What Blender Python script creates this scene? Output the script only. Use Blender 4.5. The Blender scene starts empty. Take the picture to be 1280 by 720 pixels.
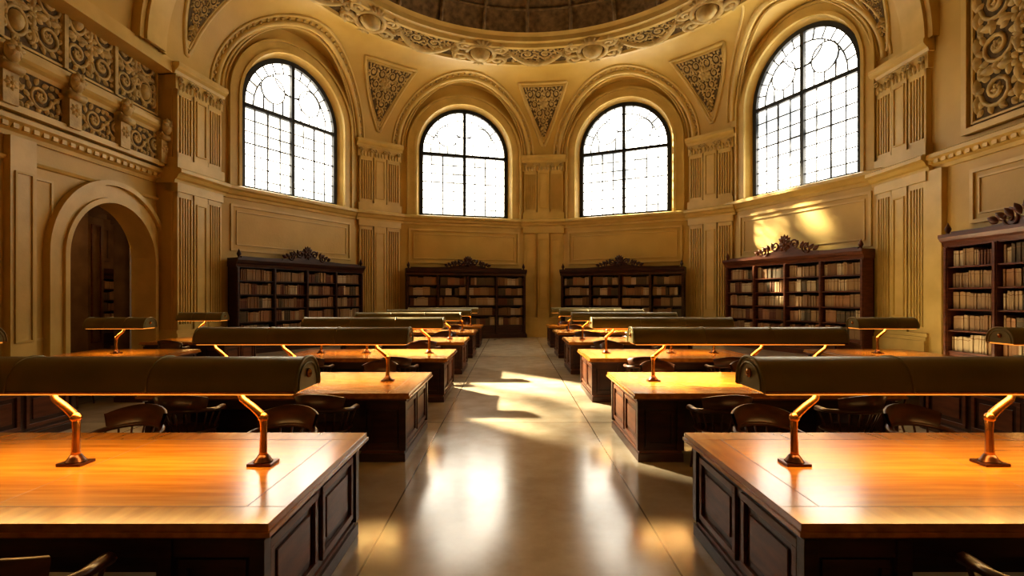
import bpy, math, random
from mathutils import Vector, Matrix
random.seed(7)
pi=math.pi
sc=bpy.context.scene
# ---------------------------------------------------------------- materials
def mat(name,c1,c2=None,rough=.6,metal=0.,scale=3.,bump=0.,bscale=20.,stretch=(1,1,1),detail=4,coat=0.):
    m=bpy.data.materials.new(name); m.use_nodes=True
    nt=m.node_tree; N=nt.nodes; L=nt.links; b=N['Principled BSDF']
    b.inputs['Roughness'].default_value=rough; b.inputs['Metallic'].default_value=metal
    b.inputs['Coat Weight'].default_value=coat; b.inputs['Coat Roughness'].default_value=.15
    tc=N.new('ShaderNodeTexCoord'); mp=N.new('ShaderNodeMapping'); mp.inputs['Scale'].default_value=stretch
    L.new(tc.outputs['Object'],mp.inputs['Vector'])
    nz=N.new('ShaderNodeTexNoise'); nz.inputs['Scale'].default_value=scale; nz.inputs['Detail'].default_value=detail
    L.new(mp.outputs['Vector'],nz.inputs['Vector'])
    cr=N.new('ShaderNodeValToRGB'); cr.color_ramp.elements[0].position=.32; cr.color_ramp.elements[1].position=.68
    cr.color_ramp.elements[0].color=(*c1,1); cr.color_ramp.elements[1].color=(*(c2 or c1),1)
    L.new(nz.outputs['Fac'],cr.inputs['Fac']); L.new(cr.outputs['Color'],b.inputs['Base Color'])
    if bump>0:
        n2=N.new('ShaderNodeTexNoise'); n2.inputs['Scale'].default_value=bscale; n2.inputs['Detail'].default_value=6
        L.new(mp.outputs['Vector'],n2.inputs['Vector'])
        bp=N.new('ShaderNodeBump'); bp.inputs['Strength'].default_value=bump; bp.inputs['Distance'].default_value=.03
        L.new(n2.outputs['Fac'],bp.inputs['Height']); L.new(bp.outputs['Normal'],b.inputs['Normal'])
    return m
WALL=mat('plaster_gold',(.52,.35,.085),(.62,.435,.12),.48,scale=.8,bump=.12,bscale=12)
TRIM=mat('stone_trim',(.56,.40,.12),(.68,.50,.17),.40,scale=1.5,bump=.1,bscale=20)
RELIEF=mat('carved_stone',(.42,.30,.105),(.64,.48,.19),.5,scale=4,bump=.3,bscale=18)
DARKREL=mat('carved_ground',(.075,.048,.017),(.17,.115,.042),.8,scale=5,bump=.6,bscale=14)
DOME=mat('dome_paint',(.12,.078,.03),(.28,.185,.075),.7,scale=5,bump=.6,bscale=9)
MAHOG=mat('mahogany',(.030,.009,.005),(.065,.021,.009),.33,scale=3,stretch=(1,1,6),bump=.04)
MAHOGR=mat('mahogany_red',(.085,.025,.008),(.16,.05,.017),.33,scale=3,stretch=(1,1,6),bump=.04)
BLACKW=mat('dark_shelf_wood',(.012,.006,.003),(.03,.013,.007),.45,scale=4)
TOP=mat('oak_top',(.40,.16,.015),(.62,.275,.036),.22,scale=2.2,stretch=(.7,9,9),detail=8,bump=.02,bscale=6,coat=.35)
TOPB=mat('oak_border',(.34,.13,.013),(.52,.215,.026),.22,scale=2.2,stretch=(7,1,9),detail=8,coat=.35)
INLAY=mat('inlay',(.12,.045,.012),None,.3)
CHAIR=mat('chair_wood',(.045,.014,.005),(.10,.033,.010),.3,scale=4,stretch=(1,1,4))
SHADE=mat('lamp_shade_brass',(.20,.165,.058),(.27,.22,.085),.42,metal=.45,scale=2)
SHADEIN=mat('shade_inner',(.9,.8,.6),None,.5)
BRASS=mat('brass',(.40,.19,.055),(.55,.28,.085),.25,metal=.95,scale=8)
BRASSD=mat('bronze_foot',(.08,.03,.014),(.12,.05,.02),.3,metal=.8,scale=8)
IRON=mat('window_iron',(.010,.011,.014),(.02,.02,.022),.5)
LEAD=mat('lead_came',(.04,.043,.05),None,.5)
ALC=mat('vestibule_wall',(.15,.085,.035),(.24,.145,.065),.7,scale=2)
BOOKM=[mat('book_%d'%i,c,None,.7) for i,c in enumerate([(.36,.23,.10),(.44,.31,.16),(.24,.13,.05),(.16,.06,.025),(.54,.43,.26),(.12,.085,.04),(.30,.19,.09),(.36,.19,.08)])]
def emis(name,c,s):
    m=bpy.data.materials.new(name); m.use_nodes=True; nt=m.node_tree
    b=nt.nodes['Principled BSDF']; b.inputs['Base Color'].default_value=(*c,1)
    b.inputs['Emission Color'].default_value=(*c,1); b.inputs['Emission Strength'].default_value=s
    return m
RIMGLOW=emis('shade_rim_glow',(1,.40,.06),.75)  # self-lit colour for the glow line under the shades
GLOBE=emis('added_globe_glow',(1,.6,.25),1.2)  # glow of the globes added in the vestibule
# glass
GLASS=bpy.data.materials.new('leaded_glass'); GLASS.use_nodes=True
nt=GLASS.node_tree; N=nt.nodes; L=nt.links; N.clear()
o=N.new('ShaderNodeOutputMaterial'); mx=N.new('ShaderNodeMixShader'); tr=N.new('ShaderNodeBsdfTransparent'); tl=N.new('ShaderNodeBsdfTranslucent')
vo=N.new('ShaderNodeTexNoise'); vo.inputs['Scale'].default_value=.9; vo.inputs['Detail'].default_value=5; tc=N.new('ShaderNodeTexCoord'); L.new(tc.outputs['Object'],vo.inputs['Vector'])
cr=N.new('ShaderNodeValToRGB'); cr.color_ramp.elements[0].position=.38; cr.color_ramp.elements[1].position=.60
cr.color_ramp.elements[0].color=(.068,.082,.10,1); cr.color_ramp.elements[1].color=(1,1,1,1)
L.new(vo.outputs['Fac'],cr.inputs['Fac']); L.new(cr.outputs['Color'],tr.inputs['Color'])
mx.inputs[0].default_value=.07; tl.inputs['Color'].default_value=(.95,.95,.95,1)
L.new(tr.outputs[0],mx.inputs[1]); L.new(tl.outputs[0],mx.inputs[2]); L.new(mx.outputs[0],o.inputs['Surface'])
# floor
FLOOR=bpy.data.materials.new('polished_stone_floor'); FLOOR.use_nodes=True
nt=FLOOR.node_tree; N=nt.nodes; L=nt.links; b=N['Principled BSDF']
tc=N.new('ShaderNodeTexCoord'); mp=N.new('ShaderNodeMapping'); mp.inputs['Location'].default_value=(1.0,0.9,0)
L.new(tc.outputs['Object'],mp.inputs['Vector'])
br=N.new('ShaderNodeTexBrick'); br.offset=0; br.squash=1
br.inputs['Scale'].default_value=1; br.inputs['Mortar Size'].default_value=.008; br.inputs['Mortar Smooth'].default_value=.2
br.inputs['Brick Width'].default_value=2.1; br.inputs['Row Height'].default_value=4.2
br.inputs['Color1'].default_value=(.60,.52,.40,1); br.inputs['Color2'].default_value=(.66,.58,.45,1); br.inputs['Mortar'].default_value=(.16,.12,.08,1)
L.new(mp.outputs['Vector'],br.inputs['Vector'])
nz=N.new('ShaderNodeTexNoise'); nz.inputs['Scale'].default_value=2.4; nz.inputs['Detail'].default_value=10; nz.inputs['Roughness'].default_value=.65
L.new(tc.outputs['Object'],nz.inputs['Vector'])
mm=N.new('ShaderNodeMix'); mm.data_type='RGBA'; mm.blend_type='MULTIPLY'; mm.inputs['Factor'].default_value=.7
cr=N.new('ShaderNodeValToRGB'); cr.color_ramp.elements[0].position=.3; cr.color_ramp.elements[1].position=.7
cr.color_ramp.elements[0].color=(.66,.62,.55,1); cr.color_ramp.elements[1].color=(1,1,1,1)
L.new(nz.outputs['Fac'],cr.inputs['Fac']); L.new(br.outputs['Color'],mm.inputs['A']); L.new(cr.outputs['Color'],mm.inputs['B'])
L.new(mm.outputs['Result'],b.inputs['Base Color'])
mr=N.new('ShaderNodeMapRange'); mr.inputs['To Min'].default_value=.13; mr.inputs['To Max'].default_value=.23
L.new(nz.outputs['Fac'],mr.inputs['Value']); L.new(mr.outputs['Result'],b.inputs['Roughness'])
b.inputs['Specular IOR Level'].default_value=1.0
# ---------------------------------------------------------------- builder
class MB:
    def __init__(s,mats): s.v=[];s.f=[];s.m=[];s.sm=[];s.mats=mats
    def mi(s,m):
        if m not in s.mats: s.mats.append(m)
        return s.mats.index(m)
    def add(s,vs,fs,m,smooth=False):
        o=len(s.v); s.v+= [tuple(p) for p in vs]; k=s.mi(m)
        for f in fs: s.f.append([i+o for i in f]); s.m.append(k); s.sm.append(smooth)
    def box(s,x0,x1,y0,y1,z0,z1,m,M=None):
        vs=[Vector(p) for p in [(x0,y0,z0),(x1,y0,z0),(x1,y1,z0),(x0,y1,z0),(x0,y0,z1),(x1,y0,z1),(x1,y1,z1),(x0,y1,z1)]]
        if M: vs=[M@p for p in vs]
        s.add(vs,[(0,3,2,1),(4,5,6,7),(0,1,5,4),(1,2,6,5),(2,3,7,6),(3,0,4,7)],m)
    def grid(s,rows,m,smooth=True):
        n=len(rows[0]); vs=[p for r in rows for p in r]; fs=[]
        for i in range(len(rows)-1):
            for j in range(n-1): fs.append((i*n+j,i*n+j+1,(i+1)*n+j+1,(i+1)*n+j))
        s.add(vs,fs,m,smooth)
    def tube(s,pts,r,m,n=6,cap=True,rot=0,sx=1):
        pts=[Vector(p) for p in pts]; k=len(pts); vs=[];
        up=None
        for i,p in enumerate(pts):
            t=(pts[min(i+1,k-1)]-pts[max(i-1,0)])
            if t.length<1e-6: t=Vector((0,0,1))
            t.normalize()
            if up is None:
                up=Vector((0,0,1)) if abs(t.z)<.9 else Vector((0,1,0))
            a=t.cross(up)
            if a.length<1e-4: a=t.cross(Vector((1,0,.1)))
            a.normalize(); b2=a.cross(t).normalized(); up=b2
            rr=r[i] if isinstance(r,(list,tuple)) else r
            for j in range(n):
                q=rot+2*pi*j/n; vs.append(p+a*(math.cos(q)*rr*sx)+b2*(math.sin(q)*rr))
        fs=[]
        for i in range(k-1):
            for j in range(n):
                fs.append((i*n+j,i*n+(j+1)%n,(i+1)*n+(j+1)%n,(i+1)*n+j))
        if cap: fs.append(tuple(range(n))[::-1]); fs.append(tuple((k-1)*n+j for j in range(n)))
        s.add(vs,fs,m,n>4)
    def ell(s,c,rx,ry,rz,m,f=None,n=8,h=5):
        c=Vector(c); rows=[]
        for i in range(h+1):
            a=pi*i/h
            rows.append([(c.x+rx*math.sin(a)*math.cos(2*pi*j/n),c.y+ry*math.sin(a)*math.sin(2*pi*j/n),c.z+rz*math.cos(a)) for j in range(n+1)])
        if f: rows=[[f(*p) for p in r] for r in rows]
        s.grid(rows,m)
    def prism(s,poly,y0,y1,m):   # poly in x,z extruded along y
        n=len(poly)
        vs=[(x,y0,z) for x,z in poly]+[(x,y1,z) for x,z in poly]
        fs=[tuple(range(n)),tuple(range(2*n-1,n-1,-1))]+[(i,(i+1)%n,n+(i+1)%n,n+i) for i in range(n)]
        s.add(vs,fs,m)
    def mould(s,x0,x1,z,prof,m,y=0.):   # profile (d,z) extruded along x
        n=len(prof)
        vs=[(x0,y+d,z+h) for d,h in prof]+[(x1,y+d,z+h) for d,h in prof]
        fs=[(i,i+1,n+i+1,n+i) for i in range(n-1)]+[tuple(range(n))[::-1],tuple(range(n,2*n))]
        s.add(vs,fs,m)
    def archring(s,cx,spring,bottom,r0,r1,y0,y1,m,n=32):
        def outl(r):
            p=[(cx+r,bottom)] if bottom<spring-.01 else []
            p+=[(cx+r*math.cos(pi*i/n),spring+r*math.sin(pi*i/n)) for i in range(n+1)]
            if bottom<spring-.01: p.append((cx-r,bottom))
            return p
        A=outl(r0);B=outl(r1)
        rows=[[(x,y0,z) for x,z in A],[(x,y1,z) for x,z in A],[(x,y1,z) for x,z in B],[(x,y0,z) for x,z in B]]
        s.grid(rows,m,False)
    def frame(s,x0,x1,z0,z1,m,w=.07,d=.04,y=0.):
        s.box(x0,x1,y,y+d,z0,z0+w,m);s.box(x0,x1,y,y+d,z1-w,z1,m)
        s.box(x0,x0+w,y,y+d,z0+w,z1-w,m);s.box(x1-w,x1,y,y+d,z0+w,z1-w,m)
    def obj(s,name,M=None,parent=None,mesh=None):
        me=bpy.data.meshes.new(name); me.from_pydata(s.v,[],s.f)
        for m in s.mats: me.materials.append(m)
        me.polygons.foreach_set('material_index',s.m); me.polygons.foreach_set('use_smooth',s.sm); me.update()
        return place(name,me,M,parent)
def place(name,me,M=None,parent=None):
    ob=bpy.data.objects.new(name,me); sc.collection.objects.link(ob)
    if M: ob.matrix_world=M
    if parent: ob.parent=parent
    return ob
def wframe(origin,inward):
    i=Vector((inward[0],inward[1],0)).normalized(); t=Vector((i.y,-i.x,0))
    M=Matrix.Identity(4)
    for k in range(3): M[k][0]=t[k]; M[k][1]=i[k]; M[k][2]=(0,0,1)[k]; M[k][3]=(origin[0],origin[1],0)[k]
    return M
def spiral(cx,cz,r,turns,a0,dr=1,n=18):
    return [(cx+r*(1-.85*i/n)*math.cos(a0+dr*2*pi*turns*i/n),cz+r*(1-.85*i/n)*math.sin(a0+dr*2*pi*turns*i/n)) for i in range(n+1)]
# f maps (u,d,v)->3D ; d outwards from surface
def rtube(mb,pts,r,f,m,n=6):
    mb.tube([f(u,0,v) for u,v in pts],r,m,n)
def leaf(mb,u,v,a,l,f,m,w=.3):
    ca,sa=math.cos(a),math.sin(a)
    rows=[]
    for i in range(7):
        t=i/6; ww=l*w*math.sin(pi*min(1,t*.92+.08))
        row=[]
        for k,hh in ((-1,0),(-.5,.5),(0,.8),(.5,.5),(1,0)):
            uu=u+ca*l*t-sa*ww*k; vv=v+sa*l*t+ca*ww*k
            row.append(f(uu,l*.32*hh*math.sin(pi*t*.9+.15),vv))
        rows.append(row)
    mb.grid(rows,m)
def rosette(mb,u,v,r,f,m,k=7):
    for i in range(k): leaf(mb,u,v,2*pi*i/k,r,f,m,.36)
    mb.ell((u,r*.15,v),r*.28,r*.28,r*.28,m,f)
def scroll_unit(mb,u,v,s,f,m,flip=1):
    rtube(mb,spiral(u,v,s*.42,1.6,pi if flip>0 else 0,flip),s*.055,f,m)
    rosette(mb,u,v,s*.17,f,m,6)
    for i in range(9):
        a=i*pi/4.5+.4
        leaf(mb,u+math.cos(a)*s*.36,v+math.sin(a)*s*.36,a+flip*.9,s*.27,f,m,.34)
    for sx in (-1,1):
        for sz in (-1,1):
            leaf(mb,u+sx*s*.36,v+sz*s*.36,math.atan2(sz,sx),s*.22,f,m,.4)
def scroll_band(mb,u0,u1,v0,v1,f,m):
    h=v1-v0; n=max(1,round((u1-u0)/h)); st=(u1-u0)/n
    for i in range(n):
        scroll_unit(mb,u0+st*(i+.5),(v0+v1)/2,min(h,st)*.95,f,m,1 if i%2 else -1)
    pts=[(u0+(u1-u0)*i/(n*8),(v0+v1)/2+h*.36*math.sin(pi*i/8)) for i in range(n*8+1)]
    rtube(mb,pts,h*.035,f,m)
def cartouche(mb,u,v,s,f,m):
    mb.ell((u,0,v),s*.24,s*.2,s*.32,m,f,10,6)
    ring=[(u+s*.33*math.cos(2*pi*i/16),v+s*.42*math.sin(2*pi*i/16)) for i in range(17)]
    rtube(mb,ring,s*.065,f,m)
    for sg in (1,-1):
        rtube(mb,spiral(u+sg*s*.42,v+s*.28,s*.2,1.4,pi/2,-sg),s*.06,f,m)
        rtube(mb,spiral(u+sg*s*.42,v-s*.26,s*.2,1.4,-pi/2,sg),s*.06,f,m)
        for i in range(4): leaf(mb,u+sg*s*.5,v,(0 if sg>0 else pi)+(i-1.5)*.6,s*.26,f,m)
    for i in range(5): leaf(mb,u,v+s*.38,pi/2+(i-2)*.45,s*.3,f,m)
    for i in range(3): leaf(mb,u,v-s*.38,-pi/2+(i-1)*.5,s*.26,f,m)
# ---------------------------------------------------------------- apse geometry
CX,CY,D=.6,14.,9.6
ZS,RH,R0,RR=8.3,3.3,7.65,2.40
def rz(z):
    q=max(-1,min(1,(z-ZS)/RH)); return R0+RR*math.sqrt(max(0,1-q*q))
# angle, tunnel radius, tunnel spring, window R, window spring, sill
BAYS=[(150.4,2.95,8.3,1.95,8.3,5.4),(106.2,2.95,8.3,1.95,8.25,5.4),(64.,2.95,8.3,1.95,8.35,5.4),(21.,2.85,8.62,2.02,8.80,5.5)]
PIER=[172.3,128.3,85.1,42.5,.2]
CORN=[(0,0),(.05,0),(.07,.09),(.13,.13),(.18,.22),(.26,.27),(.26,.36),(.20,.40),(0,.42)]
BASE=[(0,0),(.10,0),(.10,.28),(.06,.34),(.03,.42),(0,.42)]
IMP=[(0,0),(.04,0),(.07,.08),(.14,.14),(.18,.2),(.18,.3),(0,.32)]
def cols_wall(mb,l0,l1,z1,cx,hw,z0,spring,m,n=36):
    if z0>0: mb.add([(l0,0,0),(l1,0,0),(l1,0,z0),(l0,0,z0)],[(0,1,2,3)],m)
    mb.add([(l0,0,z0),(cx-hw,0,z0),(cx-hw,0,z1),(l0,0,z1)],[(0,1,2,3)],m)
    mb.add([(cx+hw,0,z0),(l1,0,z0),(l1,0,z1),(cx+hw,0,z1)],[(0,1,2,3)],m)
    P=[(cx+hw*math.cos(pi*i/n),spring+hw*math.sin(pi*i/n)) for i in range(n+1)]
    mb.grid([[(x,0,z) for x,z in P],[(x,0,z1) for x,z in P]],m,False)
def reveal(mb,cx,hw,r,bottom,spring,y0,y1,m,n=36):
    def out(h): return [(cx+h,bottom)]+[(cx+h*math.cos(pi*i/n),spring+h*math.sin(pi*i/n)) for i in range(n+1)]+[(cx-h,bottom)]
    mb.grid([[(x,y0,z) for x,z in out(hw)],[(x,y1,z) for x,z in out(r)]],m,False)
for bi,(ang,Ra,zt,R,zw,sill) in enumerate(BAYS):
    a=math.radians(ang); M=wframe((CX+D*math.cos(a),CY+D*math.sin(a)),(-math.cos(a),-math.sin(a)))
    mb=MB([WALL]); hw=R+.2
    cols_wall(mb,-4.1,4.1,12.2,0,hw,sill,zw,WALL)
    reveal(mb,0,hw,R+.04,sill,zw,0,-.28,TRIM)
    mb.add([(-hw,0,sill),(hw,0,sill),(hw,-.28,sill),(-hw,-.28,sill)],[(0,1,2,3)],TRIM)
    mb.archring(0,zw,sill,hw,hw+.1,0,.10,TRIM)
    mb.archring(0,zw,sill,hw+.1,hw+.34,0,.05,TRIM)
    mb.archring(0,zw,sill,hw+.34,hw+.42,0,.12,TRIM)
    mb.mould(-3.1,3.1,sill-.42,CORN,TRIM)
    mb.mould(-3.1,3.1,0,BASE,TRIM)
    mb.frame(-2.5,2.5,3.3,sill-.6,TRIM,.08,.05)
    mb.frame(-2.3,2.3,3.5,sill-.8,TRIM,.04,.03)
    # tunnel soffit
    n=40; rows=[[],[],[],[]]; edge=[]
    for i in range(n+1):
        q=pi*i/n; l=Ra*math.cos(q); z=zt+Ra*math.sin(q)
        y=max(D-math.sqrt(rz(z)**2-l*l),0.0)
        for k in range(4): rows[k].append((l,y*k/3-.01,z))
        edge.append((l,y,z))
    mb.grid(rows,WALL)
    mb.tube(edge,.10,TRIM,8)
    for dr_,rr_ in ((.18,.045),(.30,.03)):
        mb.tube([(l*(Ra-dr_)/Ra,y*.8,zt+(z-zt)*(Ra-dr_*.2)/Ra-.02) for l,y,z in edge],rr_,TRIM,6)
    def outer(k): 
        return [(l*(Ra+k)/Ra,max(0,D-math.sqrt(max(.1,rz(min(11.6,zt+(z-zt)*(Ra+k*.8)/Ra))**2-(l*(Ra+k)/Ra)**2))),min(11.58,zt+(z-zt)*(Ra+k*.8)/Ra)) for l,y,z in edge]
    mb.tube(outer(.22),.05,TRIM,6)
    if bi<3:
        for (l,y,z) in outer(.11): mb.ell((l,y+.01,z),.06,.06,.06,RELIEF,None,6,4)
    mb.obj('wall_apse_%d'%(bi+1),M)
    # window
    w=MB([IRON]); 
    yy=-.30
    w.archring(0,zw,sill,R-.10,R+.06,yy-.05,yy+.10,IRON)
    w.box(-R,R,yy-.05,yy+.1,sill,sill+.12,IRON)
    w.box(-.065,.065,yy-.04,yy+.1,sill,zw+R-.05,IRON)
    w.box(-R,R,yy-.04,yy+.1,zw-.15,zw-.02,IRON)
    def lb(x0,z0,x1,z1,t=.026): w.tube([(x0,yy+.02,z0),(x1,yy+.02,z1)],t,LEAD,4,True,pi/4)
    H=zw-.15-sill
    for sg in (1,-1):
        for k in range(1,4): lb(sg*R*k/4,sill,sg*R*k/4,zw-.1,.036 if k==2 else .024)
    for k in range(1,7): lb(-R,sill+H*k/7,R,sill+H*k/7,.032 if k==4 else .024)
    def la(cx,cz,r,a0,a1,t=.026):
        w.tube([(cx+r*math.cos(a0+(a1-a0)*i/16),yy+.02,cz+r*math.sin(a0+(a1-a0)*i/16)) for i in range(17)],t,LEAD,4,True,pi/4)
    la(0,zw,R*.78,0,pi)
    for k in range(1,14):
        q=pi*k/14
        if k!=7: lb(R*.78*math.cos(q),zw+R*.78*math.sin(q),R*math.cos(q),zw+R*math.sin(q))
    for sg in (1,-1):
        la(sg*R*.39,zw+R*.39,R*.24,0,2*pi)
        lb(sg*R*.39,zw,sg*R*.39,zw+R*.15); lb(sg*R*.39,zw+R*.63,sg*R*.39,zw+R*.68)
        lb(0,zw+R*.39,sg*R*.15,zw+R*.39); lb(sg*R*.63,zw+R*.39,sg*R*.68,zw+R*.39)
        lb(sg*R*.195,zw,sg*R*.195,zw+R*.25); lb(sg*R*.58,zw,sg*R*.58,zw+R*.25)
        la(0,zw+R*.78,R*.39,-pi/2,-pi/2+sg*1.1)
    P=[(R*math.cos(pi*i/32),zw+R*math.sin(pi*i/32)) for i in range(33)]
    P=[(R,sill)]+P+[(-R,sill)]
    w.add([(x,yy,z) for x,z in P],[tuple(range(len(P)))],GLASS)
    w.obj('window_%d'%(bi+1),M)
    ld=bpy.data.lights.new('daylight_portal','AREA'); ld.shape='RECTANGLE'; ld.size=2*R+.2; ld.size_y=zw+R-sill+.2
    try: ld.cycles.is_portal=True
    except Exception as e: print(e)
    lo=bpy.data.objects.new('daylight_portal',ld); sc.collection.objects.link(lo)
    zc=(zw+R+sill)/2
    lo.matrix_world=M@Matrix.Translation((0,-.45,zc))@Matrix.Rotation(pi/2,4,'X')
# pendentives + upper ring
def P3(phi,z,off=0.):
    r=rz(z)-off; return (CX+r*math.cos(phi),CY+r*math.sin(phi),z)
def lat(b,z):
    _,Ra,zt,*_r=b
    if z<=zt: return Ra
    if z>=zt+Ra: return 0.
    return math.sqrt(Ra*Ra-(z-zt)**2)
mb=MB([WALL])
gaps=[(None,BAYS[3])]+[(BAYS[3],BAYS[2]),(BAYS[2],BAYS[1]),(BAYS[1],BAYS[0])]+[(BAYS[0],None)]
for A,B in gaps:
    rows=[]
    for i in range(73):
        z=ZS+RH*math.sin(pi/2*i/72); r=rz(z)
        p0=math.radians(A[0])+math.asin(lat(A,z)/r) if A else 0.
        p1=math.radians(B[0])-math.asin(lat(B,z)/r) if B else pi
        rows.append([P3(p0+(p1-p0)*j/14,z) for j in range(15)])
    mb.grid(rows,WALL)
mb.obj('ceiling_apse_vault')
# pendentive panels
mb=MB([TRIM])
for k,(be,hwid) in enumerate(((128.3,1.1),(85.1,1.05),(42.5,1.1),(174.3,.85),(4.,.6))):
    b0=math.radians(be)
    def f(u,d,v,b0=b0): 
        r=rz(v)-d; return (CX+r*math.cos(b0+u/rz(v)),CY+r*math.sin(b0+u/rz(v)),v-d*.3)
    top,bot=11.2,8.8
    def tri(s):
        zc=(top*2+bot)/3; pts=[(-hwid,top),(hwid,top),(.06,bot),(-.06,bot),(-hwid,top)]
        out=[]
        for (u0,v0),(u1,v1) in zip(pts,pts[1:]):
            for i in range(8): 
                t=i/8; out.append(((u0+(u1-u0)*t)*s,zc+((v0+(v1-v0)*t)-zc)*s))
        out.append(out[0]); return out
    rtube(mb,tri(1),.065,f,TRIM); rtube(mb,tri(.88),.035,f,TRIM)
    rows=[]
    for i in range(9):
        v=9.2+(11.07-9.2)*i/8; h=hwid*.86*(v-9.1)/1.95
        rows.append([f(-h+2*h*j/6,.02,v) for j in range(7)])
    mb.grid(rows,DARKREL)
    q=hwid; g=lambda u,d,v,f=f: f(u,d*1.5+.03,v)
    # dense rinceau: rows of scrolls filling the triangle
    for zr,ws in ((10.85,(-.56,-.19,.19,.56)),(10.50,(-.36,0,.36)),(10.17,(-.18,.18)),(9.86,(0,))):
        for i,uu in enumerate(ws):
            if zr==10.50 and uu==0: rosette(mb,0,zr+.05,.24*q,g,RELIEF,8)
            else: scroll_unit(mb,uu*q,zr,.40*q,g,RELIEF,1 if i%2 else -1)
    for i in range(6): leaf(mb,0,9.7-.08*i,-pi/2+(.7 if i%2 else -.7),.24-.02*i,g,RELIEF)
mb.obj('trim_pendentive_panels')
# ring frieze, cornices and dome
mb=MB([WALL])
def circ(r,z,n=96): return [(CX+r*math.cos(2*pi*i/n),CY+r*math.sin(2*pi*i/n),z) for i in range(n+1)]
prof=[(7.84,11.55),(7.72,11.45),(7.62,11.47),(7.60,11.58)]
mb.grid([circ(r,z) for r,z in prof],TRIM,False)
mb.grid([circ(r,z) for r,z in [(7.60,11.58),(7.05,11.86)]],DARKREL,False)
mb.grid([circ(r,z) for r,z in [(7.05,11.86),(6.98,11.80),(6.9,11.84),(6.86,11.98),(6.74,12.02),(6.74,12.2),(6.6,12.3)]],TRIM,False)
mb.obj('trim_dome_ring')
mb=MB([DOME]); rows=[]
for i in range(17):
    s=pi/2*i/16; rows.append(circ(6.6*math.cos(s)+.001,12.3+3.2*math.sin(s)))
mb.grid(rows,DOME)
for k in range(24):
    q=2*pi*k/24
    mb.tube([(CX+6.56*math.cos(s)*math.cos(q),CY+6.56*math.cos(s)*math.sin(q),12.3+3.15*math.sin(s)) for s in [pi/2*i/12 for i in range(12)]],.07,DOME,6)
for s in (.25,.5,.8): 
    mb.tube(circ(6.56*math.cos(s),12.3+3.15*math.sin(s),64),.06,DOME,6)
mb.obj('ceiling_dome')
mb=MB([RELIEF])
nf=20
for k in range(nf):
    q0=2*pi*(k-.17)/nf
    def f(u,d,v,q0=q0):
        r=7.58-v*.53-d*.45; z=11.59+v*.27-d*.89
        return (CX+r*math.cos(q0+u/7.3),CY+r*math.sin(q0+u/7.3),z)
    if k%2==0: cartouche(mb,0,.5,1.75,lambda u,d,v:f(u,d*1.2,.5+(v-.5)*.85),RELIEF)
    else:
        for sg in (1,-1): 
            scroll_unit(mb,sg*.38,.6,.75,f,RELIEF,sg)
            scroll_unit(mb,sg*.95,.65,.5,f,RELIEF,-sg)
        rtube(mb,[(-1.25+2.5*i/14,-.12+1.0*((i-7)/7)**2) for i in range(15)],[.06+.08*math.sin(pi*i/14) for i in range(15)],f,RELIEF)
        for i in range(18): leaf(mb,-1.2+2.4*i/17,-.1+.85*((i-8.5)/8.5)**2,(pi*.3 if i%2 else -pi*.3),.36,f,RELIEF)
mb.obj('trim_dome_frieze')
# piers
def flutes(mb,x0,x1,z0,z1,y,m,n=5,dep=.06):
    mb.box(x0,x1,-.25,y,z0,z1,m); w=(x1-x0)
    mb.box(x0,x0+w*.1,y,y+dep,z0,z1,m); mb.box(x1-w*.1,x1,y,y+dep,z0,z1,m)
    st=w*.8/n
    for i in range(n+1):
        c=x0+w*.1+st*i
        if 0<i<n: mb.box(c-st*.2,c+st*.2,y,y+dep,z0+.15,z1-.15,m)
    mb.box(x0,x1,y,y+dep,z0,z0+.15,m); mb.box(x0,x1,y,y+dep,z1-.15,z1,m)
def build_pier(name,M,W=1.86,top=8.3,plain=False):
    mb=MB([WALL]); h=W/2
    mb.box(-h,h,-.9,0,0,top,WALL)
    for sg in (1,-1):
        x0,x1=sorted((sg*(h-.62),sg*(h-.04)))
        if plain:
            mb.box(x0,x1,-.25,.08,.9,4.75,TRIM); mb.frame(x0+.08,x1-.08,1.2,4.5,TRIM,.04,.03,.08)
        else: flutes(mb,x0,x1,.9,4.75,.08,TRIM)
        flutes(mb,x0,x1,5.7,7.6,.08,TRIM)
    mb.box(-h+.66,h-.66,-.1,.16,.9,4.8,TRIM); mb.box(-h+.66,h-.66,-.1,.16,5.6,7.8,TRIM)
    mb.frame(-.2,.2,1.3,4.5,WALL,.04,.03,.16); mb.frame(-.2,.2,5.9,7.5,WALL,.04,.03,.16)
    for z0,z1,p in ((0,.7,.26),(.7,.8,.22),(.8,.9,.19)): mb.box(-h-.05,h+.05,-.5,p,z0,z1,TRIM)
    mb.box(-h,h,-.2,.18,4.75,5.0,TRIM); mb.mould(-h-.1,h+.1,4.98,CORN,TRIM,.12)
    mb.box(-h-.1,h+.1,-.5,.12,4.98,5.4,TRIM)
    mb.box(-h-.02,h+.02,-.2,.2,5.4,5.7,TRIM)
    mb.box(-h-.02,h+.02,-.2,.14,7.6,8.0,TRIM); mb.mould(-h-.08,h+.08,8.0,IMP,TRIM,.12); mb.box(-h-.08,h+.08,-.5,.12,8.0,8.32,TRIM)
    for c in (h-.33,-h+.33,0):
        for q in (1,-1):
            mb.tube([(c+q*.22+.09*(1-i/12)*math.cos(3*pi*i/12),.2,7.86+.09*(1-i/12)*math.sin(3*pi*i/12)) for i in range(12)],.026,RELIEF,5)
        for q in (-.2,-.07,.07,.2): leaf(mb,c+q,7.6,pi/2,.24,lambda u,d,v:(u,.15+d,v),RELIEF,.28)
    mb.obj(name,M)
for i,be in enumerate(PIER):
    a=math.radians(be); n=10.0
    build_pier('trim_pier_%d'%(i+1),wframe((CX+n*math.cos(a),CY+n*math.sin(a)),(-math.cos(a),-math.sin(a))),plain=(i==2))
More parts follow.
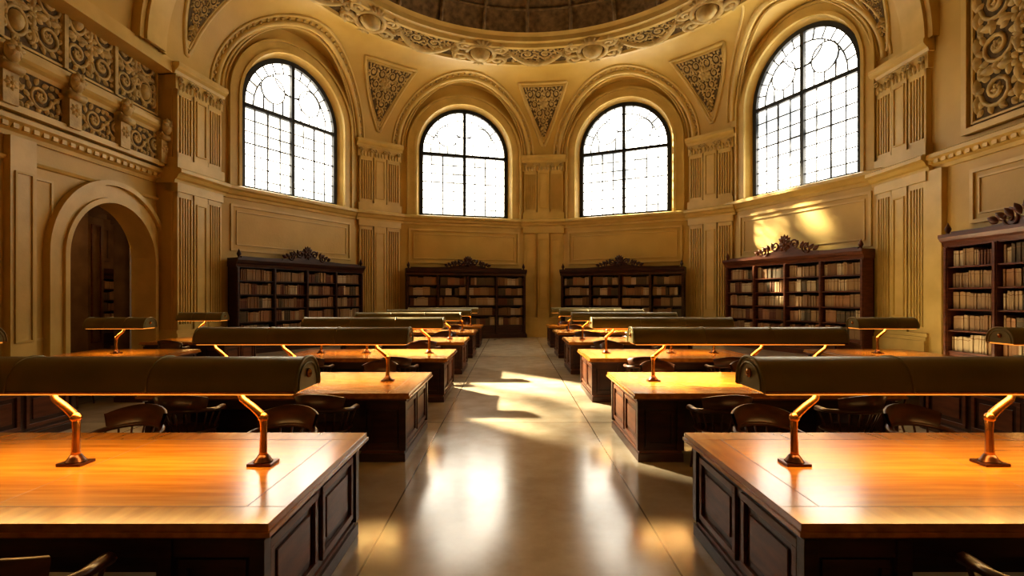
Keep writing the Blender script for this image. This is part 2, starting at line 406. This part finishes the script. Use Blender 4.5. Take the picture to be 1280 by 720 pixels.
# ---------------------------------------------------------------- nave walls
XL,XR,YB=-9.9,10.6,-6.
def upper_order(mb,l0,l1):
    mb.mould(l0,l1,4.98,CORN,TRIM)
    n=int((l1-l0)/.22)
    for i in range(n): mb.box(l0+i*.22,l0+i*.22+.12,0,.2,5.12,5.24,TRIM)
    mb.mould(l0,l1,0,BASE,TRIM)
# LEFT wall : l=-Y
M=wframe((XL,0),(1,0)); mb=MB([WALL]); dc=-12.9; dhw=1.38; dsp=2.75
cols_wall(mb,-16,6,12.2,dc,dhw,0,dsp,WALL)
reveal(mb,dc,dhw,dhw,0,dsp,0,-.55,TRIM)
mb.archring(dc,dsp,0,dhw,dhw+.12,0,.12,TRIM); mb.archring(dc,dsp,0,dhw+.12,dhw+.42,0,.06,TRIM); mb.archring(dc,dsp,0,dhw+.42,dhw+.54,0,.15,TRIM)
upper_order(mb,-15.3,6)
mb.mould(-15.3,6,3.95+.55,[(0,0),(.05,.02),(.08,.08),(0,.1)],TRIM)
for c in (-10.4,-5.2,0.): mb.box(c-.28,c+.28,0,.14,.42,4.98,TRIM); mb.frame(c-.2,c+.2,.9,4.3,WALL,.04,.03,.14)
mb.box(-15.1,-14.95,0,.1,.42,4.98,TRIM)
for c in (-7.8,-2.6): mb.frame(c-1.8,c+1.8,.9,4.3,TRIM,.09,.05); mb.frame(c-1.6,c+1.6,1.1,4.1,TRIM,.04,.03)
mb.frame(-11.2,-10.75,.9,4.3,TRIM,.05,.03)
mb.box(-15.3,6,0,.55,8.0,8.35,TRIM)
mb.obj('wall_left',M)
def frel(dy):
    return lambda u,d,v: (u,dy+d,v)
def side_relief(name,M,l0,l1,frieze=True):
    mb=MB([RELIEF]); zb=5.55
    if frieze:
        zb=6.62
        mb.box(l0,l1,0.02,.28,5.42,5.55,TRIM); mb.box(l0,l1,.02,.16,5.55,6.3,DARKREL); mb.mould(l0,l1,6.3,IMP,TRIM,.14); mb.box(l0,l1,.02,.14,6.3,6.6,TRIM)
        f=frel(.17); scroll_band(mb,l0+.1,l1-.1,5.58,6.28,f,RELIEF)
        n=int((l1-l0)/1.6)
        for i in range(n+1):
            c=l0+.25+(l1-l0-.5)*i/n
            mb.box(c-.16,c+.16,.1,.34,5.5,6.35,RELIEF); mb.tube([(c-.2,.36,6.2),(c+.2,.36,6.2)],.09,RELIEF,8); rosette(mb,c,5.9,.15,frel(.34),RELIEF)
            mb.ell((c,.36,6.5),.17,.14,.22,RELIEF); rosette(mb,c,6.55,.2,frel(.44),RELIEF,6)
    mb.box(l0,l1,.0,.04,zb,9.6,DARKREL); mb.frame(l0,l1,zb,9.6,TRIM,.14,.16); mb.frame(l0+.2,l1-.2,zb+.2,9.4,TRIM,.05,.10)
    f=frel(.05)
    step=.74 if frieze else .95
    nn=max(1,int(round((l1-l0-.6)/step))); st=(l1-l0-.6)/nn; nr=int((9.3-zb-.3)/step)
    for i in range(nn):
        for j in range(nr):
            u=l0+.3+st*(i+.5); v=zb+.32+step*(j+.5)
            if (i+2*j)%5==0: cartouche(mb,u,v,step*.9,f,RELIEF)
            else: scroll_unit(mb,u,v,step*.98,f,RELIEF,1 if (i+j)%2 else -1)
            leaf(mb,u+st*.5,v,pi/2,step*.42,f,RELIEF); leaf(mb,u+st*.5,v,-pi/2,step*.42,f,RELIEF)
            leaf(mb,u,v+step*.5,0,step*.42,f,RELIEF); leaf(mb,u,v+step*.5,pi,step*.42,f,RELIEF)
    if frieze:
        for i in range(2,nn,2): mb.box(l0+.3+st*i-.05,l0+.3+st*i+.05,.04,.14,zb+.2,9.3,RELIEF)
    mb.obj(name,M)
side_relief('trim_relief_left',M,-14.6,-8.2)
MLEFT=M.copy()
# vestibule behind the door
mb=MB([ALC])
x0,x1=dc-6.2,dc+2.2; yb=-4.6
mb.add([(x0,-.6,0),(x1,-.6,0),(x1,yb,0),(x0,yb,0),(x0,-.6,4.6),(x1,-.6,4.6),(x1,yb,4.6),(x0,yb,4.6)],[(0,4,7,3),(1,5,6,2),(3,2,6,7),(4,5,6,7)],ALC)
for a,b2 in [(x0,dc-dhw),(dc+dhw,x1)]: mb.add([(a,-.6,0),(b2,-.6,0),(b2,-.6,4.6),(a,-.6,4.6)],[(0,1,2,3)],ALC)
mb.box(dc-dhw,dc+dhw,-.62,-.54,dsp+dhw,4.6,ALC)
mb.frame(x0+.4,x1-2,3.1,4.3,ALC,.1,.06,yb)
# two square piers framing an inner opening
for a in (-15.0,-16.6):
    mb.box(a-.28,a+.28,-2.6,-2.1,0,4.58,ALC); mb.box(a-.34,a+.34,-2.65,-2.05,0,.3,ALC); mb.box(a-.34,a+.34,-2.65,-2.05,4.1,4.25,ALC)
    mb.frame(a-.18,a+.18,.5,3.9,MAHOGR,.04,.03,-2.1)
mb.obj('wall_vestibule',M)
gx,gy=-17.6,-1.6
mb=MB([BRASS]); mb.tube([(gx,gy,4.6),(gx,gy,4.2)],.02,BRASS); mb.ell((gx,gy,4.05),.14,.14,.14,GLOBE,None,12,8)  # added globe dressing the vestibule fill light
mb.obj('added_fill_globe',M)
for (lx,ly,e) in ((gx,gy,45),(-13.0,-3.4,30)):
    pl=bpy.data.lights.new('added_fill_light','POINT'); pl.energy=e; pl.color=(1,.62,.28); pl.shadow_soft_size=.12  # fill light added to brighten the vestibule
    po=bpy.data.objects.new('added_fill_light',pl); sc.collection.objects.link(po); po.matrix_world=M@Matrix.Translation((lx,ly,3.8))
mb=MB([BRASS]); mb.tube([(-13.0,-3.4,4.6),(-13.0,-3.4,4.2)],.02,BRASS); mb.ell((-13.0,-3.4,4.05),.14,.14,.14,GLOBE,None,12,8)  # second added globe, goes with the other fill light
mb.obj('added_fill_globe.001',M)
# RIGHT wall : l=Y
M=wframe((XR,0),(-1,0)); mb=MB([WALL])
mb.add([(-6,0,0),(14.2,0,0),(14.2,0,12.2),(-6,0,12.2)],[(0,1,2,3)],WALL)
upper_order(mb,-6,13.3)
for c in (12.95,6.6,1.4): mb.box(c-.28,c+.28,0,.14,.42,4.98,TRIM)
for c in (9.8,4.,-2.): mb.frame(c-2.2,c+2.2,3.5,4.75,TRIM,.09,.05); mb.frame(c-2.0,c+2.0,3.7,4.55,TRIM,.04,.03)
mb.obj('wall_right',M)
side_relief('trim_relief_right',M,6.6,12.1,False)
# back wall
M=wframe((0,YB),(0,1)); mb=MB([WALL])
mb.add([(-11.2,0,0),(11.2,0,0),(11.2,0,12.2),(-11.2,0,12.2)],[(0,1,2,3)],WALL)
mb.mould(-11,11,4.98,CORN,TRIM); mb.mould(-11,11,0,BASE,TRIM)
for c in (-7,0,7): mb.frame(c-2.8,c+2.8,.9,4.3,TRIM,.09,.05)
mb.obj('wall_back',M)
# nave vault
mb=MB([WALL])
for sg in (1,-1):
    rows=[]
    for i in range(25):
        z=ZS+RH*math.sin(pi/2*i/24); rows.append([(CX+sg*rz(z),y,z) for y in (14.05,10,5,0,YB)])
    mb.grid(rows,WALL)
    for yA,yB_,dd in ((12.9,13.9,.22),(13.05,13.75,.30),(5.,6.,.22)):
        rr=[[],[],[],[]]
        for i in range(25):
            s=pi/2*i/24; z=ZS+RH*math.sin(s); r=rz(z)
            zz=ZS+(RH-dd)*math.sin(s); ri=R0+(RR-dd)*math.cos(s)
            rr[0].append((CX+sg*r,yA,z)); rr[1].append((CX+sg*ri,yA,zz)); rr[2].append((CX+sg*ri,yB_,zz)); rr[3].append((CX+sg*r,yB_,z))
        mb.grid(rr,TRIM,False)
n=40; xs=[R0*math.cos(pi*i/n) for i in range(n+1)]
mb.grid([[(CX+x,CY-math.sqrt(max(0,R0*R0-x*x)),11.6) for x in xs],[(CX+x,YB,11.6) for x in xs]],WALL,False)
mb.obj('ceiling_nave')
# floor
mb=MB([FLOOR]); mb.add([(-15.5,-7,0),(13,-7,0),(13,27,0),(-15.5,27,0)],[(0,1,2,3)],FLOOR); mb.obj('floor')
# ---------------------------------------------------------------- bookcases
def bookcase(idx,M,W,H,wood,frontm,cs=1.,nb=4):
    mb=MB([wood]); dp=.42; h=W/2
    mb.box(-h,h,0,.03,0,H-.2,BLACKW)
    mb.box(-h-.05,h+.05,0,dp+.05,0,.16,wood); mb.box(-h-.02,h+.02,0,dp+.02,.16,.22,wood)
    bw=(W-.12)/nb
    for i in range(nb+1):
        c=-h+.06+bw*i
        mb.box(c-.05,c+.05,.03,dp+.02,.22,H-.25,frontm); mb.box(c-.03,c+.03,dp+.02,dp+.05,.3,H-.3,frontm)
    for i in range(nb):
        a=-h+.11+bw*i; b2=a+bw-.10
        mb.box(a,b2,.03,dp-.02,.22,.56,wood); mb.frame(a+.05,b2-.05,.27,.52,frontm,.04,.02,dp-.02)
    ns=5; z0=.56; sh=(H-.28-z0)/ns
    for k in range(ns+1): mb.box(-h+.06,h-.06,.03,dp,z0+sh*k-.015,z0+sh*k+.02,frontm)
    mb.mould(-h-.02,h+.02,H-.27,[(0,0),(dp+.02,0),(dp+.04,.08),(dp+.09,.12),(dp+.14,.2),(dp+.14,.27),(0,.27)],frontm)
    cp=[(-h*.34*cs,H)]
    for i in range(33):
        t=-1+2*i/32; x=t*h*.32*cs
        z=H+.07+.30*cs*math.exp(-(t*2.6)**2)+.08*math.cos(t*9)*(1-abs(t))
        cp.append((x,z))
    cp.append((h*.34*cs,H))
    mb.prism(cp,dp-.10,dp+.02,frontm)
    f=lambda u,d,v:(u,dp+.03+d,v)
    for sg in (1,-1):
        rtube(mb,spiral(sg*h*.22*cs,H+.15,.13*cs,1.5,pi/2,sg),.03,f,frontm)
        rtube(mb,spiral(sg*h*.10*cs,H+.24*cs,.12*cs,1.4,0,-sg),.03,f,frontm)
        for i in range(5): leaf(mb,sg*h*(.12+.04*i)*cs,H+.22-.03*i,pi/2-sg*(.3+.2*i),.18*cs,f,frontm)
        mb.tube([(sg*(h-.1),dp,H+zz) for zz in (0,.04,.07,.12,.18,.24,.28)],[.05,.03,.05,.07,.05,.02,.005],frontm,8)
        mb.prism([(sg*h*.34,H),(sg*h*.34,H+.08),(sg*h*.6,H+.05),(sg*h*.93,H+.06),(sg*h*.93,H)],dp-.08,dp,frontm)
    rosette(mb,0,H+.24*cs,.17*cs,f,frontm)
    for i in range(5): leaf(mb,0,H+.3*cs,pi/2+(i-2)*.5,.2*cs,f,frontm)
    mb.obj('bookcase' if idx==0 else 'bookcase.%03d'%idx,M)
    bk=MB(list(BOOKM))
    for i in range(nb):
        a=-h+.12+bw*i; b2=a+bw-.13
        for k in range(ns):
            x=a; zb=z0+sh*k+.021
            while x<b2-.06:
                if random.random()<.03: x+=random.uniform(.04,.15); continue
                run=random.choice(BOOKM); cnt=random.randint(2,9); bh=random.uniform(.66,.82)*sh; bt=random.uniform(.032,.06)
                for q in range(cnt):
                    if x+bt>b2: break
                    hh=bh*random.uniform(.96,1.02); dd=dp-.06-random.uniform(0,.03)
                    bk.box(x+.002,x+bt-.002,.05,dd,zb,zb+hh,run)
                    if hh>.2: bk.box(x+.001,x+bt-.001,.05,dd+.002,zb+hh*.78,zb+hh*.82,BOOKM[2])
                    x+=bt
    bk.obj('row_of_books' if idx==0 else 'row_of_books.%03d'%idx,M)
for bi,(ang,*_) in enumerate(BAYS):
    a=math.radians(ang); n=D-.12
    M=wframe((CX+n*math.cos(a),CY+n*math.sin(a)),(-math.cos(a),-math.sin(a)))
    bookcase(bi,M,5.3,3.05 if bi<3 else 3.2,MAHOG if bi<3 else MAHOGR,MAHOG if bi<3 else MAHOGR,1.15 if bi<3 else 1.4)
bookcase(4,wframe((XR-.12,9.6),(-1,0)),5.0,3.25,MAHOGR,MAHOGR,1.6)
bookcase(5,MLEFT@Matrix.Translation((-16.9,-4.55,0)),3.6,2.75,MAHOG,MAHOG,.8,3)
# ---------------------------------------------------------------- tables
TL,TD=2.95,1.62
def table_mesh(L_):
    mb=MB([MAHOG]); h=L_/2; d=TD/2
    bo=.20
    mb.box(-h+bo,h-bo,-d+bo,d-bo,.722,.76,TOP)
    mb.box(-h,h,-d,-d+bo,.722,.76,TOPB); mb.box(-h,h,d-bo,d,.722,.76,TOPB)
    mb.box(-h,-h+bo,-d+bo,d-bo,.722,.76,TOPB); mb.box(h-bo,h,-d+bo,d-bo,.722,.76,TOPB)
    for s in (1,-1):
        mb.box(-h+bo,h-bo,s*(d-bo)-.004,s*(d-bo)+.004,.755,.7608,INLAY)
        mb.box(s*(h-bo)-.004,s*(h-bo)+.004,-d+bo,d-bo,.755,.7608,INLAY)
    mb.box(-.003,.003,-d+bo,d-bo,.755,.7607,INLAY)
    mb.box(-h-.012,h+.012,-d-.012,d+.012,.70,.724,TOPB)
    mb.box(-h+.03,h-.03,-d+.03,d-.03,.675,.70,MAHOGR)
    mb.box(-h+.07,h-.07,-d+.07,d-.07,.57,.675,MAHOG)
    for s in (1,-1):
        x0,x1=sorted((s*(h-.08),s*(h-.52)))
        mb.box(x0,x1,-d+.09,d-.09,.10,.60,MAHOG)
        mb.box(x0-.03,x1+.03,-d+.05,d-.05,0,.09,MAHOG); mb.box(x0-.015,x1+.015,-d+.07,d-.07,.09,.12,MAHOGR)
        for q in (1,-1):
            for xx in (x0,x1):
                mb.box(xx-.035,xx+.035,q*(d-.09)-.035,q*(d-.09)+.035,.12,.66,MAHOG)
        xe=s*(h-.08)
        for a,b2 in ((-d+.15,-.04),(.04,d-.15)):
            w,e,z0,z1,mm=.045,.022,.16,.62,MAHOGR
            ya,yb=a,b2; X=sorted((xe,xe+s*e))
            mb.box(X[0],X[1],ya,yb,z0,z0+w,mm);mb.box(X[0],X[1],ya,yb,z1-w,z1,mm);mb.box(X[0],X[1],ya,ya+w,z0+w,z1-w,mm);mb.box(X[0],X[1],yb-w,yb,z0+w,z1-w,mm)
            X=sorted((xe,xe+s*.012)); mb.box(X[0],X[1],a+.10,b2-.10,.26,.52,MAHOGR)
        for q in (1,-1):
            Y=sorted((q*(d-.09),q*(d-.07))); xa,xb=x0+.06,x1-.06
            mb.box(xa,xb,Y[0],Y[1],.16,.2,MAHOG);mb.box(xa,xb,Y[0],Y[1],.52,.56,MAHOG);mb.box(xa,xa+.04,Y[0],Y[1],.2,.52,MAHOG);mb.box(xb-.04,xb,Y[0],Y[1],.2,.52,MAHOG)
    mb.box(-h+.5,h-.5,-.02,.02,.12,.6,MAHOG)
    o=mb.obj('library_table'); me=o.data; bpy.data.objects.remove(o); return me
def lamp_mesh(Lh,sgn,arms):
    mb=MB([SHADE]); n=14; zc=.495
    def arc(ry,rzv): 
        return [(ry*math.copysign(abs(math.cos(a))**.85,math.cos(a)),zc+rzv*math.sin(a)) for a in [-.10+(pi+.20)*i/n for i in range(n+1)]]
    A=arc(.185,.175);B=arc(.175,.165)
    for P,m in ((A,SHADE),(B,SHADEIN)):
        mb.grid([[(-Lh,y,z) for y,z in P],[(Lh,y,z) for y,z in P]],m)
    for e in (0,-1): mb.tube([(-Lh,A[e][0],A[e][1]),(Lh,A[e][0],A[e][1])],.009,BRASS,6)
    for s in (1,-1):
        mb.add([(s*Lh,y,z) for y,z in A],[tuple(range(len(A)))],SHADE)
        mb.tube([(s*Lh,y,z) for y,z in A],.011,SHADE,6)
        mb.tube([(s*Lh*1.002,y*.8,zc+(z-zc)*.8) for y,z in A],.006,SHADE,6)
        mb.ell((s*(Lh+.005),0,.57),.02,.03,.03,BRASS)
    for xx in (-Lh*.32,Lh*.32): mb.tube([(xx,y*1.005,z+.001) for y,z in A],.008,SHADE,6)
    mb.box(-Lh+.03,Lh-.03,-.165,.165,.459,.474,RIMGLOW)  # added glowing strip, imitates the lit lower rim of the shade
    mb.tube([(-Lh+.03,0,.56),(Lh-.03,0,.56)],.022,BRASS,6)
    for x in arms:
        pts=[(x,0,.02),(x,0,.08),(x-.003*sgn,0,.2),(x-.002*sgn,0,.27),(x+.02*sgn,0,.315),(x+.07*sgn,0,.36),(x+.13*sgn,0,.405),(x+.145*sgn,0,.45),(x+.145*sgn,0,.56)]
        mb.tube(pts,[.030,.024,.021,.024,.027,.024,.022,.02,.018],BRASS,8)
        mb.box(x-.075,x+.075,-.06,.06,0,.016,BRASSD)
        mb.tube([(x,0,.016),(x,0,.022),(x,0,.04),(x,0,.06)],[.06,.055,.042,.03],BRASSD,10)
        mb.ell((x,0,.29),.033,.033,.033,BRASS)
    o=mb.obj('desk_lamp'); me=o.data; bpy.data.objects.remove(o); return me
TM=table_mesh(TL); TS=table_mesh(2.0)
LL=lamp_mesh(1.3,-1,[1.02,-.15,-1.0]); LR=lamp_mesh(1.3,1,[-1.02,.2,1.0]); LS=lamp_mesh(.55,1,[-.08])
def chair_mesh():
    mb=MB([CHAIR])
    def se(r,z,k=18): return [((abs(math.cos(t))**.6)*math.copysign(1,math.cos(t))*r,(abs(math.sin(t))**.6)*math.copysign(1,math.sin(t))*r,z) for t in [2*pi*i/k for i in range(k+1)]]
    mb.grid([se(.001,.425),se(.21,.425),se(.235,.44),se(.235,.455),se(.225,.465),se(.12,.452),se(.001,.45)],CHAIR)
    for x in (-1,1):
        for y in (-1,1):
            mb.tube([(x*.16,y*.16,.43),(x*.19,y*.19,.22),(x*.21,y*.22,0)],[.018,.021,.013],CHAIR,7)
        mb.tube([(x*.19,-.2,.18),(x*.19,.2,.18)],.011,CHAIR,6)
    mb.tube([(-.19,0,.18),(.19,0,.18)],.011,CHAIR,6)
    R_=.27
    pts=[(-R_,.12,.66)]+[(R_*math.cos(t),R_*math.sin(t)*.95-.02,.66+.03*max(0,-math.sin(t))) for t in [pi+pi*i/14 for i in range(15)]]+[(R_,.12,.66)]
    mb.tube(pts,[.028]+[.022]*15+[.028],CHAIR,8,True,0,1.3)
    rows=[]
    for i in range(15):
        t=pi*1.16+pi*.68*i/14; c,s=math.cos(t),math.sin(t)
        hgt=.80+.055*math.sin(pi*i/14)
        rows.append([((R_+.0)*c,(R_)*s*.97-.02,.69),((R_+.035)*c,(R_+.04)*s*.97-.02,hgt),((R_+.01)*c,(R_+.01)*s*.97-.02,hgt+.005),((R_-.022)*c,(R_-.022)*s*.97-.02,.69)])
    mb.grid(rows,CHAIR)
    for i in range(9):
        t=pi*1.04+pi*.92*i/8
        mb.tube([(.19*math.cos(t),.19*math.sin(t),.45),(R_*math.cos(t),R_*math.sin(t)*.95-.02,.67)],.009,CHAIR,6)
    for x in (-1,1): mb.tube([(x*.2,.08,.45),(x*R_,.1,.65)],[.014,.011],CHAIR,6)
    o=mb.obj('chair'); me=o.data; bpy.data.objects.remove(o); return me
CM=chair_mesh()
cnt={}
def nm(b):
    k=cnt.get(b,0); cnt[b]=k+1
    return b if k==0 else '%s.%03d'%(b,k)
def bev(o,w=.005):
    m=o.modifiers.new('bevel','BEVEL'); m.width=w; m.segments=2; m.limit_method='ANGLE'
def add_lamp(me,x,y,size,power):
    lo=place(nm('desk_lamp'),me,Matrix.Translation((x,y,.761)))
    ld=bpy.data.lights.new('lamp_light','AREA'); ld.shape='RECTANGLE'; ld.size=size; ld.size_y=.12; ld.energy=power; ld.color=(1,.64,.22)
    l=bpy.data.objects.new('lamp_light',ld); sc.collection.objects.link(l); l.parent=lo; l.location=(0,0,.455)
PITCH=3.25
for r in range(6):
    y=3.2+PITCH*r
    for side,cx in ((-1,-1.12-TL/2),(1,1.33+TL/2)):
        o=place(nm('library_table'),TM,Matrix.Translation((cx,y,0))); bev(o)
        add_lamp(LL if side<0 else LR,cx-side*.02,y+.05,2.3,23)
        for q in (1,-1):
            for dx in (-.68,.68):
                jx=random.uniform(-.05,.05); jy=random.uniform(-.01,.08); rt=random.uniform(-.15,.15)
                if r==0 and q<0:
                    jx=side*.12; jy=-.03; rt=0
                place(nm('reading_chair'),CM,Matrix.Translation((cx+dx+jx,y+q*(1.07+jy),0))@Matrix.Rotation((pi if q>0 else 0)+rt,4,'Z'))
for (cx,y) in ((-7.0,6.45),(-7.3,9.7),(-7.7,12.95),(6.6,6.45),(6.9,9.7),(-6.9,3.2),(6.9,3.2)):
    o=place(nm('library_table'),TS,Matrix.Translation((cx,y,0))); bev(o)
    add_lamp(LS,cx,y,.9,9)
    for q in (1,-1):
        place(nm('reading_chair'),CM,Matrix.Translation((cx+random.uniform(-.2,.2),y+q*1.1,0))@Matrix.Rotation((pi if q>0 else 0)+random.uniform(-.2,.2),4,'Z'))
# ---------------------------------------------------------------- light
w=bpy.data.worlds.new('sky'); sc.world=w; w.use_nodes=True
bg=w.node_tree.nodes['Background']; bg.inputs['Color'].default_value=(1,.93,.79,1); bg.inputs['Strength'].default_value=11
sd=bpy.data.lights.new('sun','SUN'); sd.energy=60; sd.angle=.035; sd.color=(1,.82,.52)
so=bpy.data.objects.new('sun',sd); sc.collection.objects.link(so)
so.rotation_euler=Vector((7.9,-9.0,-6.7)).to_track_quat('-Z','Y').to_euler()
# ---------------------------------------------------------------- camera
cd=bpy.data.cameras.new('camera'); cam=bpy.data.objects.new('camera',cd); sc.collection.objects.link(cam)
cam.location=(0,0,1.8); cam.rotation_euler=(pi/2,0,0); cd.sensor_width=36; cd.lens=650/1280*36; cd.shift_y=12/1280
cd.clip_end=200
sc.camera=cam
sc.view_settings.view_transform='Standard'
try: sc.view_settings.look='Medium High Contrast'
except Exception as e: print('look',e)
sc.view_settings.exposure=0
